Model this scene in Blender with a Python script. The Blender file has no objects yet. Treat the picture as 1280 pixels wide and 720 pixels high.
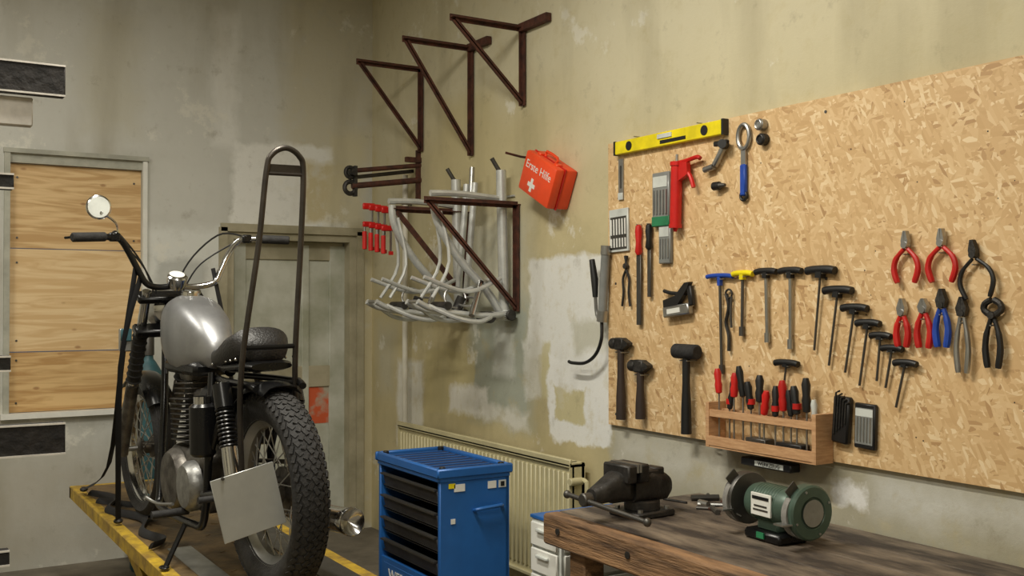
import bpy, bmesh, math, random
from mathutils import Vector, Matrix
random.seed(7)
scn=bpy.context.scene
COL=bpy.context.collection
pi=math.pi
# ------------------------------------------------------------------ materials
def lin(c):
    r=[]
    for v in c:
        v=v/255.0
        r.append(v/12.92 if v<=0.04045 else ((v+0.055)/1.055)**2.4)
    return (r[0],r[1],r[2],1.0)
def newmat(name):
    m=bpy.data.materials.new(name);m.use_nodes=True
    nt=m.node_tree;b=nt.nodes['Principled BSDF']
    return m,nt,b
def mat(name,col,rough=.5,metal=0.,var=.12,scale=10,bump=0.,bscale=40,col2=None,stretch=None,coat=0,lo=.35,hi=.65):
    m,nt,b=newmat(name);N=nt.nodes;L=nt.links
    tc=N.new('ShaderNodeTexCoord');mp=N.new('ShaderNodeMapping')
    L.new(tc.outputs['Object'],mp.inputs[0])
    if stretch: mp.inputs['Scale'].default_value=stretch
    nz=N.new('ShaderNodeTexNoise');nz.inputs['Scale'].default_value=scale;nz.inputs['Detail'].default_value=6
    nz.inputs['Roughness'].default_value=.6
    L.new(mp.outputs[0],nz.inputs['Vector'])
    mx=N.new('ShaderNodeMix');mx.data_type='RGBA'
    c=lin(col)
    if col2: c1,c2=c,lin(col2)
    else:
        c1=tuple(min(1,x*(1+var)) for x in c[:3])+(1,);c2=tuple(x*(1-var*1.5) for x in c[:3])+(1,)
    mx.inputs[6].default_value=c1;mx.inputs[7].default_value=c2
    mr=N.new('ShaderNodeMapRange');mr.inputs[1].default_value=lo;mr.inputs[2].default_value=hi
    L.new(nz.outputs[0],mr.inputs[0]);L.new(mr.outputs[0],mx.inputs[0]);L.new(mx.outputs[2],b.inputs['Base Color'])
    b.inputs['Metallic'].default_value=metal
    rr=N.new('ShaderNodeMapRange');rr.inputs[3].default_value=max(0,rough-.08);rr.inputs[4].default_value=min(1,rough+.1)
    L.new(nz.outputs[0],rr.inputs[0]);L.new(rr.outputs[0],b.inputs['Roughness'])
    if coat: b.inputs['Coat Weight'].default_value=coat
    if bump:
        n2=N.new('ShaderNodeTexNoise');n2.inputs['Scale'].default_value=bscale;n2.inputs['Detail'].default_value=4
        L.new(mp.outputs[0],n2.inputs['Vector'])
        bp=N.new('ShaderNodeBump');bp.inputs['Strength'].default_value=bump;bp.inputs['Distance'].default_value=.01
        L.new(n2.outputs[0],bp.inputs['Height']);L.new(bp.outputs[0],b.inputs['Normal'])
    return m
steel=mat('steel',(170,170,168),.35,.9)
dsteel=mat('dark_steel',(95,93,90),.45,.8)
chrome=mat('chrome',(205,205,205),.15,1,.04)
brushed=mat('brushed_tank',(166,167,170),.38,.8,.16,5,stretch=(1,1,1))
alu=mat('cast_aluminium',(150,150,148),.42,.8,.15,30,.2)
ealu=mat('oily_engine_alloy',(122,118,112),.45,.75,.3,14,.2,col2=(62,58,54))
silver=mat('silver_paint',(205,207,205),.36,.45,.1,15)
blackp=mat('black_plastic',(24,24,25),.45,0,.2)
blackm=mat('black_enamel',(18,18,19),.28,.2,.2)
sism=mat('raw_dark_steel',(74,69,64),.4,.7,.2)
rubber=mat('rubber',(38,37,37),.75,0,.25,25,.3,90)
leather=mat('black_vinyl',(28,26,26),.45,0,.2,20,.25,120)
redp=mat('red_plastic',(196,32,28),.38)
redm=mat('red_paint',(200,30,26),.35,.1)
blup=mat('blue_plastic',(30,70,165),.4)
yelp=mat('yellow_plastic',(235,215,20),.4)
orange=mat('orange_plastic',(232,76,34),.4,0,.05)
white=mat('white_paint',(226,226,220),.5,0,.04)
greenp=mat('green_label',(40,120,80),.5)
greyp=mat('grey_blister',(128,130,128),.3)
rust=mat('rusty_angle_iron',(96,56,42),.7,.25,.3,22,.3,60,col2=(62,40,33))
iron=mat('cast_iron',(62,60,58),.5,.6,.3,18,.3,70)
woodh=mat('beech_wood',(208,166,124),.55,0,.12,14,stretch=(1,1,8),col2=(180,136,96))
rubh=mat('hammer_handle',(52,40,34),.6,0,.2)
benchw=mat('bench_timber',(132,118,102),.6,.0,.3,4,.5,22,col2=(58,50,45),stretch=(3,.8,3),lo=.32,hi=.6)
benche=mat('bench_edge_timber',(158,122,88),.65,.0,.3,5,.6,22,col2=(80,60,44),stretch=(3,.7,8))
cartb=mat('cart_blue',(38,98,170),.38,.1,.08,5)
cartd=mat('cart_drawer_grey',(66,66,70),.5,.2,.15)
cartmat=mat('ribbed_blue_mat',(24,44,84),.6,0,.15,30,.3,60)
radm=mat('radiator_enamel',(196,187,148),.45,0,.08,5)
pipem=mat('white_pipe_paint',(214,210,196),.45,0,.06,5)
yelpaint=mat('worn_yellow_paint',(206,172,50),.55,.1,.2,14,col2=(140,112,52))
liftpl=mat('lift_plate',(132,108,70),.55,.3,.3,7,.3,50,col2=(84,72,56))
teal=mat('teal_cylinder_paint',(46,84,92),.5,0,.15)
greeng=mat('grinder_green',(74,94,82),.4,.2,.12)
stone=mat('grinding_stone',(130,128,124),.9,0,.1,60)
strapm=mat('black_webbing',(22,22,24),.8)
frost=mat('pale_grey_plastic',(200,204,200),.4)
charred=mat('charred_plank',(34,30,28),.75,0,.4,30,.6,40,col2=(14,12,12))
limed=mat('limewashed_plank',(205,200,192),.7,0,.1,20)
concrete=mat('concrete_floor',(122,114,100),.75,0,.15,3,.2,30,col2=(84,78,68))
ceilm=mat('ceiling_plaster',(205,202,192),.9,0,.05,2)
doorm=mat('door_paint',(200,201,190),.5,0,.1,3.2,.15,18,col2=(158,160,140))
doorf=mat('door_frame_paint',(176,168,144),.55,0,.12,5,col2=(148,142,118))
plainw=mat('side_wall_plaster',(196,191,172),.9,0,.08,2)

def wallmat(name,axis,base,base2,patches,dist=.2):
    m,nt,b=newmat(name);N=nt.nodes;L=nt.links
    b.inputs['Roughness'].default_value=.82
    tc=N.new('ShaderNodeTexCoord')
    nz=N.new('ShaderNodeTexNoise');nz.inputs['Scale'].default_value=3.6;nz.inputs['Detail'].default_value=10;nz.inputs['Roughness'].default_value=.66
    L.new(tc.outputs['Object'],nz.inputs['Vector'])
    s=N.new('ShaderNodeVectorMath');s.operation='SUBTRACT';s.inputs[1].default_value=(.5,.5,.5);L.new(nz.outputs['Color'],s.inputs[0])
    sc=N.new('ShaderNodeVectorMath');sc.operation='SCALE';sc.inputs['Scale'].default_value=dist;L.new(s.outputs[0],sc.inputs[0])
    ad=N.new('ShaderNodeVectorMath');ad.operation='ADD';L.new(tc.outputs['Object'],ad.inputs[0]);L.new(sc.outputs[0],ad.inputs[1])
    sp=N.new('ShaderNodeSeparateXYZ');L.new(ad.outputs[0],sp.inputs[0])
    def math_(op,a,bv=None):
        n=N.new('ShaderNodeMath');n.operation=op
        for i,x in enumerate((a,bv)):
            if x is None: continue
            if isinstance(x,(int,float)): n.inputs[i].default_value=x
            else: L.new(x,n.inputs[i])
        return n.outputs[0]
    def mixc(fac,a,col):
        q=N.new('ShaderNodeMix');q.data_type='RGBA';L.new(fac,q.inputs[0]);L.new(a,q.inputs[6]);q.inputs[7].default_value=lin(col);return q.outputs[2]
    def rng(src,a,b_,c_,d_):
        r=N.new('ShaderNodeMapRange');r.inputs[1].default_value=a;r.inputs[2].default_value=b_;r.inputs[3].default_value=c_;r.inputs[4].default_value=d_;L.new(src,r.inputs[0]);return r.outputs[0]
    c=sp.outputs['X'] if axis=='X' else math_('MULTIPLY',sp.outputs['Y'],-1.)
    z=sp.outputs['Z']
    n2=N.new('ShaderNodeTexNoise');n2.inputs['Scale'].default_value=1.1;n2.inputs['Detail'].default_value=8;n2.inputs['Roughness'].default_value=.65;L.new(tc.outputs['Object'],n2.inputs['Vector'])
    mx=N.new('ShaderNodeMix');mx.data_type='RGBA';mx.inputs[6].default_value=lin(base);mx.inputs[7].default_value=lin(base2);L.new(rng(n2.outputs[0],.42,.58,0,1),mx.inputs[0])
    cur=mx.outputs[2]
    n3=N.new('ShaderNodeTexNoise');n3.inputs['Scale'].default_value=7;n3.inputs['Detail'].default_value=9;n3.inputs['Roughness'].default_value=.72;L.new(tc.outputs['Object'],n3.inputs['Vector'])
    e=rng(n3.outputs[0],.30,.48,.35,1.)
    for (c0,c1,z0,z1,col,op,soft) in patches:
        hx=abs(c1-c0)/2;hz=abs(z1-z0)/2;sm=max(.004,soft*.22)
        dc=math_('SUBTRACT',math_('ABSOLUTE',math_('SUBTRACT',c,(c0+c1)/2)),hx)
        dz=math_('SUBTRACT',math_('ABSOLUTE',math_('SUBTRACT',z,(z0+z1)/2)),hz)
        k=math_('MULTIPLY',rng(math_('MAXIMUM',dc,dz),sm,-sm,0,op),e)
        cur=mixc(k,cur,col)
    # scraped plaster showing, grime blotches, faint runs
    n5=N.new('ShaderNodeTexNoise');n5.inputs['Scale'].default_value=2.3;n5.inputs['Detail'].default_value=10;n5.inputs['Roughness'].default_value=.7
    m5=N.new('ShaderNodeMapping');m5.inputs['Location'].default_value=(4,2,7);L.new(tc.outputs['Object'],m5.inputs[0]);L.new(m5.outputs[0],n5.inputs['Vector'])
    cur=mixc(rng(n5.outputs[0],.60,.64,0,.55),cur,(228,226,216))
    cur=mixc(rng(n3.outputs[0],.58,.76,0,.5),cur,(120,110,86))
    mp=N.new('ShaderNodeMapping');mp.inputs['Scale'].default_value=(2.2,2.2,.5);L.new(tc.outputs['Object'],mp.inputs[0])
    n4=N.new('ShaderNodeTexNoise');n4.inputs['Scale'].default_value=1.5;n4.inputs['Detail'].default_value=8;L.new(mp.outputs[0],n4.inputs['Vector'])
    cur=mixc(rng(n4.outputs[0],.52,.75,0,.45),cur,(140,130,100))
    L.new(cur,b.inputs['Base Color'])
    bp=N.new('ShaderNodeBump');bp.inputs['Strength'].default_value=.3;bp.inputs['Distance'].default_value=.012
    L.new(n3.outputs[0],bp.inputs['Height']);L.new(bp.outputs[0],b.inputs['Normal'])
    return m
right_patches=[
 (-.1,6,2.55,4.2,(206,199,172),.8,.8),
 (2.3,6,2.15,4.2,(210,203,176),.6,1.2),
 (1.15,1.95,1.45,1.95,(200,199,182),.8,.5),
 (1.35,1.97,.86,1.5,(164,170,158),.9,.3),
 (.05,.5,1.6,2.7,(200,194,170),.7,.4),
 (.78,1.40,.84,1.22,(194,182,136),.95,.06),
 (.40,.74,.62,1.14,(224,222,212),.95,.10),
 (.1,.35,.9,1.35,(188,184,164),.7,.3),
 (1.10,1.55,.86,1.02,(230,228,220),.95,.08),
 (1.5,1.95,.84,.93,(216,214,204),.9,.10),
 (1.60,1.80,1.1,1.35,(206,208,200),.8,.10),
 (1.95,2.62,1.22,1.73,(226,226,221),.97,.06),
 (2.06,2.14,1.0,1.3,(200,192,152),.9,.05),
 (2.12,2.64,.84,1.24,(231,231,227),.97,.04),
 (2.18,2.42,.93,1.09,(196,186,142),.95,.04),
 (2.35,2.6,1.27,1.4,(190,188,170),.8,.08),
 (1.90,2.06,1.0,1.3,(214,214,206),.8,.08),
 (2.64,6,.25,.95,(168,164,146),.9,.12),
 (2.7,3.4,.78,.9,(210,208,198),.6,.3),
 (3.2,3.6,.86,.94,(130,122,104),.7,.15),
 (3.88,4.06,.80,.87,(238,238,236),1,.06),
 (4.1,5.2,.82,.92,(206,206,200),.8,.25),
 (1.0,1.6,2.15,2.65,(194,182,140),.8,.3),
 (.5,.85,1.3,2.4,(182,174,142),.7,.4),
]
wr=wallmat('patched_wall_right','Y',(197,185,145),(182,170,130),right_patches)
back_patches=[
 (-5,-.55,2.35,4.2,(204,204,198),.9,.3),
 (-.60,0.1,2.4,4.2,(200,194,172),.85,.3),
 (-.94,-.28,1.98,2.5,(232,232,228),.97,.08),
 (-.47,-.20,2.02,2.40,(198,186,148),.95,.12),
 (-.30,-.05,2.0,2.6,(204,196,166),.8,.2),
 (-.16,.05,.0,2.0,(194,183,146),.9,.2),
 (-1.47,-.98,1.35,1.95,(222,224,220),.85,.2),
 (-1.40,-1.1,1.5,1.75,(180,182,178),.8,.1),
 (-1.45,-1.0,2.0,2.35,(206,206,200),.7,.2),
 (-5,-1.05,0,.62,(180,174,160),.6,.5),
 (-1.05,-.92,2.45,3.3,(226,226,222),.8,.15),
 (-1.8,-1.5,2.5,3.2,(192,188,170),.6,.3),
]
wb=wallmat('patched_wall_back','X',(202,202,196),(184,184,176),back_patches)

def osbmat():
    m,nt,b=newmat('osb_board');N=nt.nodes;L=nt.links
    tc=N.new('ShaderNodeTexCoord')
    def layer(rot,scl,seed):
        mp=N.new('ShaderNodeMapping');mp.inputs['Rotation'].default_value=(rot,0,0);mp.inputs['Location'].default_value=(seed,seed,seed)
        L.new(tc.outputs['Object'],mp.inputs[0])
        mp2=N.new('ShaderNodeMapping');mp2.inputs['Scale'].default_value=(1,scl[0],scl[1]);L.new(mp.outputs[0],mp2.inputs[0])
        v=N.new('ShaderNodeTexVoronoi');v.inputs['Scale'].default_value=1;v.inputs['Randomness'].default_value=1;L.new(mp2.outputs[0],v.inputs['Vector'])
        s=N.new('ShaderNodeSeparateColor');L.new(v.outputs['Color'],s.inputs[0])
        return s.outputs[0],s.outputs[1]
    layers=[layer(.35,(22,75),0),layer(-.5,(19,70),3.1),layer(1.2,(22,72),7.7),layer(.0,(24,85),5.2),layer(-1.1,(22,80),9.4)]
    cur=layers[0][0]
    for a,bq in layers[1:]:
        g=N.new('ShaderNodeMath');g.operation='GREATER_THAN';g.inputs[1].default_value=.62;L.new(bq,g.inputs[0])
        x=N.new('ShaderNodeMix');x.data_type='FLOAT';L.new(g.outputs[0],x.inputs[0]);L.new(cur,x.inputs[2]);L.new(a,x.inputs[3]);cur=x.outputs[0]
    cr=N.new('ShaderNodeValToRGB');e=cr.color_ramp.elements
    e[0].position=0;e[0].color=lin((176,138,94));e[1].position=1;e[1].color=lin((234,209,168))
    for p,c in((.08,(200,164,116)),(.5,(212,178,130)),(.85,(221,190,144))):
        q=e.new(p);q.color=lin(c)
    L.new(cur,cr.inputs[0]);L.new(cr.outputs[0],b.inputs['Base Color']);b.inputs['Roughness'].default_value=.6
    bp=N.new('ShaderNodeBump');bp.inputs['Strength'].default_value=.2;bp.inputs['Distance'].default_value=.003;L.new(cur,bp.inputs['Height']);L.new(bp.outputs[0],b.inputs['Normal'])
    return m
osb=osbmat()
def plymat(name,c1,c2,off):
    m,nt,b=newmat(name);N=nt.nodes;L=nt.links
    tc=N.new('ShaderNodeTexCoord');mp=N.new('ShaderNodeMapping');mp.inputs['Scale'].default_value=(1.0,1,11);mp.inputs['Location'].default_value=(off,0,off);L.new(tc.outputs['Object'],mp.inputs[0])
    w=N.new('ShaderNodeTexNoise');w.inputs['Scale'].default_value=2.2;w.inputs['Detail'].default_value=7;w.inputs['Distortion'].default_value=1.4;L.new(mp.outputs[0],w.inputs['Vector'])
    cr=N.new('ShaderNodeValToRGB');e=cr.color_ramp.elements;e[0].position=.40;e[0].color=lin(c1);e[1].position=.60;e[1].color=lin(c2);L.new(w.outputs[0],cr.inputs[0])
    v=N.new('ShaderNodeTexVoronoi');v.inputs['Scale'].default_value=5;mp3=N.new('ShaderNodeMapping');mp3.inputs['Scale'].default_value=(1,1,2.0);mp3.inputs['Location'].default_value=(off*2,0,1);L.new(tc.outputs['Object'],mp3.inputs[0]);L.new(mp3.outputs[0],v.inputs['Vector'])
    r=N.new('ShaderNodeMapRange');r.inputs[1].default_value=.05;r.inputs[2].default_value=.11;r.inputs[3].default_value=.7;r.inputs[4].default_value=0;L.new(v.outputs['Distance'],r.inputs[0])
    x=N.new('ShaderNodeMix');x.data_type='RGBA';L.new(r.outputs[0],x.inputs[0]);L.new(cr.outputs[0],x.inputs[6]);x.inputs[7].default_value=lin((150,104,62));L.new(x.outputs[2],b.inputs['Base Color'])
    b.inputs['Roughness'].default_value=.6
    return m
ply=[plymat('plywood_a',(224,192,142),(196,158,106),0),plymat('plywood_b',(214,180,130),(232,204,158),2),plymat('plywood_c',(218,184,130),(186,146,92),5)]

# ------------------------------------------------------------------ mesh builder
I4=Matrix.Identity(4)
def frame_from_z(p,d):
    d=Vector(d).normalized();q=d.to_track_quat('Z','Y');return Matrix.Translation(p)@q.to_matrix().to_4x4()
class M:
    def __init__(s,name,T=None):
        s.name=name;s.bm=bmesh.new();s.mats=[];s.T=T or I4
    def mi(s,m):
        if m not in s.mats:s.mats.append(m)
        return s.mats.index(m)
    def raw(s,vs,fs,m,X=None):
        X=s.T@X if X is not None else s.T
        v=[s.bm.verts.new(X@Vector(p)) for p in vs];k=s.mi(m)
        for f in fs:
            try:
                q=s.bm.faces.new([v[i] for i in f]);q.material_index=k
            except ValueError: pass
    def merge(s,b2,m,X):
        b2.verts.index_update()
        s.raw([v.co.copy() for v in b2.verts],[[v.index for v in f.verts] for f in b2.faces],m,X);b2.free()
    def box(s,c,sz,m,rot=(0,0,0),bev=0,seg=1):
        b=bmesh.new();bmesh.ops.create_cube(b,size=1);bmesh.ops.scale(b,vec=sz,verts=b.verts)
        if bev: bmesh.ops.bevel(b,geom=list(b.edges),offset=bev,segments=seg,affect='EDGES',profile=.5)
        X=Matrix.Translation(c)@Matrix.Rotation(rot[2],4,'Z')@Matrix.Rotation(rot[1],4,'Y')@Matrix.Rotation(rot[0],4,'X')
        s.merge(b,m,X)
    def bar(s,p1,p2,w,h,m,up=(0,0,1),bev=0):
        p1=Vector(p1);p2=Vector(p2);d=(p2-p1);l=d.length;d.normalize();u=Vector(up);x=u.cross(d)
        if x.length<1e-4: x=Vector((1,0,0)).cross(d)
        x.normalize();y=d.cross(x);R=Matrix((x,y,d)).transposed().to_4x4()
        b=bmesh.new();bmesh.ops.create_cube(b,size=1);bmesh.ops.scale(b,vec=(w,h,l),verts=b.verts)
        if bev: bmesh.ops.bevel(b,geom=list(b.edges),offset=bev,segments=1,affect='EDGES')
        s.merge(b,m,Matrix.Translation((p1+p2)/2)@R)
    def lathe(s,p,axis,prof,m,seg=24,closed=False):
        F=frame_from_z(p,axis);vs=[];fs=[];n=len(prof)
        for i in range(seg):
            a=2*pi*i/seg
            for r,h in prof: vs.append((r*math.cos(a),r*math.sin(a),h))
        for i in range(seg):
            j=(i+1)%seg
            for k in range(n if closed else n-1):
                l=(k+1)%n;fs.append((i*n+k,j*n+k,j*n+l,i*n+l))
        if not closed:
            if prof[0][0]>1e-6: fs.append([i*n for i in range(seg)][::-1])
            if prof[-1][0]>1e-6: fs.append([i*n+n-1 for i in range(seg)])
        s.raw(vs,fs,m,F)
    def cyl(s,p1,p2,r,m,r2=None,seg=16,bev=0):
        p1=Vector(p1);p2=Vector(p2);l=(p2-p1).length;r2=r if r2 is None else r2
        pr=[(r,0),(r2,l)] if not bev else [(r-bev,0),(r,bev),(r2,l-bev),(r2-bev,l)]
        s.lathe(p1,p2-p1,pr,m,seg)
    def torus(s,c,axis,R,r,m,seg=28,n=8):
        s.lathe(c,axis,[(R+r*math.cos(2*pi*k/n),r*math.sin(2*pi*k/n)) for k in range(n)],m,seg,True)
    def tube(s,pts,r,m,seg=8,smooth=0,closed=False,flat=1.):
        P=[Vector(p) for p in pts]
        if smooth:
            Q=[];n=len(P)
            for i in range(n-1 if not closed else n):
                g=lambda k:P[k%n] if closed else P[max(0,min(n-1,k))]
                p0,p1,p2,p3=g(i-1),g(i),g(i+1),g(i+2)
                for t in range(smooth):
                    t/=smooth;Q.append(.5*((2*p1)+(-p0+p2)*t+(2*p0-5*p1+4*p2-p3)*t*t+(-p0+3*p1-3*p2+p3)*t**3))
            if not closed:Q.append(P[-1])
            P=Q
        n=len(P);vs=[];fs=[]
        d=(P[1]-P[0]).normalized();x=d.orthogonal().normalized()
        for i,p in enumerate(P):
            if closed: t=(P[(i+1)%n]-P[i-1]).normalized()
            else: t=(P[min(n-1,i+1)]-P[max(0,i-1)]).normalized()
            x=(x-t*x.dot(t)).normalized();y=t.cross(x)
            rr=r[i*(len(r)-1)//max(1,n-1)] if isinstance(r,(list,tuple)) else r
            for k in range(seg):
                a=2*pi*k/seg;vs.append(p+x*math.cos(a)*rr+y*math.sin(a)*rr*flat)
        for i in range(n if closed else n-1):
            j=(i+1)%n
            for k in range(seg):
                l=(k+1)%seg;fs.append((i*seg+k,i*seg+l,j*seg+l,j*seg+k))
        if not closed: fs.append(list(range(seg))[::-1]);fs.append([(n-1)*seg+k for k in range(seg)])
        s.raw(vs,fs,m)
    def ell(s,c,rad,m,rot=(0,0,0),u=20,v=12,e=1.):
        X=Matrix.Translation(c)@Matrix.Rotation(rot[2],4,'Z')@Matrix.Rotation(rot[1],4,'Y')@Matrix.Rotation(rot[0],4,'X')
        pw=lambda q:math.copysign(abs(q)**e,q)
        vs=[(0,0,-rad[2])];fs=[]
        for j in range(1,v):
            ph=-pi/2+pi*j/v
            for i in range(u):
                a=2*pi*i/u;vs.append((rad[0]*pw(math.cos(ph))*pw(math.cos(a)),rad[1]*pw(math.cos(ph))*pw(math.sin(a)),rad[2]*pw(math.sin(ph))))
        vs.append((0,0,rad[2]));t=len(vs)-1
        for i in range(u):
            k=(i+1)%u;fs.append((0,1+k,1+i));fs.append((t,t-u+i,t-u+k))
            for j in range(v-2):
                a=1+j*u;fs.append((a+i,a+k,a+u+k,a+u+i))
        s.raw(vs,fs,m,X)
    def loft(s,secs,m,n=24,caps=True):
        vs=[];fs=[]
        for (x,yc,zc,hw,hh,p) in secs:
            for k in range(n):
                a=2*pi*k/n;c,q=math.cos(a),math.sin(a)
                vs.append((x,yc+hw*math.copysign(abs(c)**p,c),zc+hh*math.copysign(abs(q)**p,q)))
        for i in range(len(secs)-1):
            for k in range(n):
                l=(k+1)%n;fs.append((i*n+k,i*n+l,(i+1)*n+l,(i+1)*n+k))
        if caps: fs.append(list(range(n))[::-1]);fs.append([(len(secs)-1)*n+k for k in range(n)])
        s.raw(vs,fs,m)
    def prism(s,pts,z0,z1,m,X=None):
        n=len(pts);vs=[(p[0],p[1],z0) for p in pts]+[(p[0],p[1],z1) for p in pts]
        fs=[list(range(n))[::-1],[n+k for k in range(n)]]+[(k,(k+1)%n,n+(k+1)%n,n+k) for k in range(n)]
        s.raw(vs,fs,m,X)
    def text(s,body,size,m,X,ext=.001):
        cu=bpy.data.curves.new('t','FONT');cu.body=body;cu.size=size;cu.extrude=ext;cu.align_x='CENTER';cu.align_y='CENTER';cu.resolution_u=3
        ob=bpy.data.objects.new('t',cu);COL.objects.link(ob);bpy.context.view_layer.update()
        me=ob.evaluated_get(bpy.context.evaluated_depsgraph_get()).to_mesh()
        s.raw([v.co.copy() for v in me.vertices],[list(p.vertices) for p in me.polygons],m,X)
        ob.to_mesh_clear();bpy.data.objects.remove(ob);bpy.data.curves.remove(cu)
    def done(s,ang=40):
        bmesh.ops.recalc_face_normals(s.bm,faces=s.bm.faces)
        me=bpy.data.meshes.new(s.name);s.bm.to_mesh(me);s.bm.free()
        for q in s.mats: me.materials.append(q)
        me.polygons.foreach_set('use_smooth',[True]*len(me.polygons))
        try: me.set_sharp_from_angle(angle=math.radians(ang))
        except Exception: pass
        ob=bpy.data.objects.new(s.name,me);COL.objects.link(ob);return ob
# wall frame: (a = distance from the corner along right wall, b = height, n = out of the wall)
WALL=Matrix(((0,0,-1,0),(-1,0,0,0),(0,1,0,0),(0,0,0,1)))
BN=.0205
def wm(name,a,b,n=BN,rot=0,):
    return M(name,WALL@Matrix.Translation((a,b,n))@Matrix.Rotation(rot,4,'Z'))

# ------------------------------------------------------------------ room
H=3.9;X0=-5.2;Y0=-8.2
def slab(name,boxes,m):
    o=M(name)
    for c,sz in boxes:o.box(c,sz,m)
    return o.done()
slab('floor',[((X0/2,Y0/2,-.05),(-X0+.4,-Y0+.4,.1))],concrete)
slab('ceiling',[((X0/2,Y0/2,H+.05),(-X0+.4,-Y0+.4,.1))],ceilm)
slab('wall_right',[((.1,Y0/2,H/2),(.2,-Y0+.4,H))],wr)
def bx(x0,x1,z0,z1,y0=0,y1=.2): return (((x0+x1)/2,(y0+y1)/2,(z0+z1)/2),(x1-x0,y1-y0,z1-z0))
slab('wall_back',[bx(X0,-2.19,0,H),bx(-2.19,-1.48,0,.87),bx(-2.19,-1.48,2.33,H),bx(-1.48,-.98,0,H),bx(-.98,-.11,1.94,H),bx(-.11,0,0,H)],wb)
slab('wall_left',[((X0-.1,Y0/2,H/2),(.2,-Y0+.4,H))],plainw)
slab('wall_front',[((X0/2,Y0-.1,H/2),(-X0,.2,H))],plainw)
# boarded window
o=M('window_1')
winf=mat('window_frame_grey',(172,172,160),.6,0,.12)
o.box((-1.835,.03,2.305),(.71,.05,.05),winf);o.box((-1.835,-.012,2.345),(.78,.02,.025),winf)
o.box((-1.465,-.008,1.60),(.025,.016,1.46),white);o.box((-2.205,-.008,1.60),(.03,.016,1.48),winf)
o.box((-1.835,-.02,.862),(.80,.06,.03),white)
o.box((-1.835,.045,2.04),(.71,.018,.475),ply[0]);o.box((-1.835,.043,1.508),(.71,.018,.578),ply[1]);o.box((-1.835,.046,1.045),(.71,.018,.335),ply[2])
for x in(-2.15,-1.52):
    for z in(.93,1.17,1.28,1.72,1.86,2.2): o.cyl((x,.036,z),(x,.030,z),.006,dsteel,seg=8)
o.done()
# door
o=M('door_1')
o.box((-.955,.06,.97),(.05,.12,1.94),doorf);o.box((-.135,.06,.97),(.05,.12,1.94),doorf);o.box((-.545,.06,1.915),(.77,.12,.05),doorf)
o.box((-.545,-.01,1.96),(.94,.025,.05),doorf);o.box((-1.0,-.01,.98),(.05,.025,1.96),doorf);o.box((-.09,-.01,.98),(.05,.025,1.96),doorf)
o.box((-.545,.12,.945),(.77,.03,1.87),doorm)
for z,h in((.08,.16),(1.00,.14),(1.82,.12)): o.box((-.545,.10,z+.01),(.75,.02,h),doorf,bev=.004)
for x in(-.88,-.21): o.box((x,.099,.95),(.11,.02,1.84),doorm,bev=.004)
o.box((-.43,.099,.95),(.05,.02,1.84),doorm,bev=.004)
redpatch=mat('door_orange_scrawl',(206,92,54),.6,0,.2,9,col2=(176,168,150),lo=.48,hi=.66)
o.box((-.32,.106,.82),(.16,.006,.24),redpatch)
o.cyl((-.86,.10,1.02),(-.86,.04,1.02),.012,dsteel);o.bar((-.86,.045,1.02),(-.75,.045,1.02),.018,.012,dsteel)
o.done()

# ------------------------------------------------------------------ OSB board
o=M('osb_tool_board',WALL)
o.box(((2.645+5.145)/2,1.58,.012),(2.5,1.26,.016),osb)
for a in(2.7,3.9,5.1):
    for b in(1.0,1.58,2.16): o.cyl((a,b,.02),(a,b,.0215),.006,dsteel,seg=8)
for k in range(60):
    a=random.uniform(2.8,5.0);b=random.uniform(1.0,2.15);o.cyl((a,b,.02),(a,b,.0203),random.uniform(.0018,.003),blackp,seg=6)
o.done()

# ------------------------------------------------------------------ wall tools
def pin(o,x,y,l=.03): o.cyl((x,y,0),(x,y,l),.0025,steel,seg=6)
o=wm('spirit_level',3.07,2.176)
o.box((0,0,.014),(.69,.058,.026),yelp,bev=.003)
for x in(-.343,.343): o.box((x,0,.014),(.012,.062,.029),blackp)
o.box((0,.012,.029),(.09,.018,.006),frost);
for x in(-.24,.24): o.cyl((x,0,.027),(x,0,.0295),.02,blackp,seg=20)
o.box((.05,-.012,.028),(.16,.014,.002),blackp);pin(o,-.2,.035);pin(o,.2,.035);o.done()
o=wm('chain_whip_wrench',3.511,2.125)
vs=[(.030*math.cos(t)*1.0,.046*math.sin(t)) for t in [pi*2*k/24 for k in range(24)]]
o.tube([(x,y,.01) for x,y in vs],.009,steel,closed=True,seg=8)
o.bar((0,-.045,.01),(0,-.11,.01),.024,.008,steel);o.box((0,-.165,.011),(.030,.12,.018),blup,bev=.005);o.torus((0,-.225,.011),(0,0,1),.016,.006,blackp);o.done()
for a,b,m_ in((3.607,2.156,steel),(3.615,2.100,blackp)):
    o=wm('impact_socket',a,b);o.cyl((0,0,0),(0,0,.03),.022,m_,seg=20,bev=.003);o.torus((0,0,.03),(0,0,1),.015,.004,m_);o.done()
o=wm('angle_drill_attachment',3.37,2.06)
o.bar((.05,.045,.02),(-.01,-.03,.02),.022,.022,steel,bev=.005);o.cyl((-.012,-.032,.02),(-.065,-.04,.02),.013,steel,seg=12);o.cyl((.05,.045,.02),(.065,.045,.05),.018,blackp,seg=12)
o.box((.04,.052,.03),(.075,.02,.02),blackp,bev=.004);o.done()
o=wm('drill_chuck',3.39,1.95);o.cyl((-.035,0,.02),(0,0,.02),.017,blackp,bev=.003);o.cyl((0,0,.02),(.03,0,.02),.012,dsteel,r2=.006);o.done()
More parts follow.
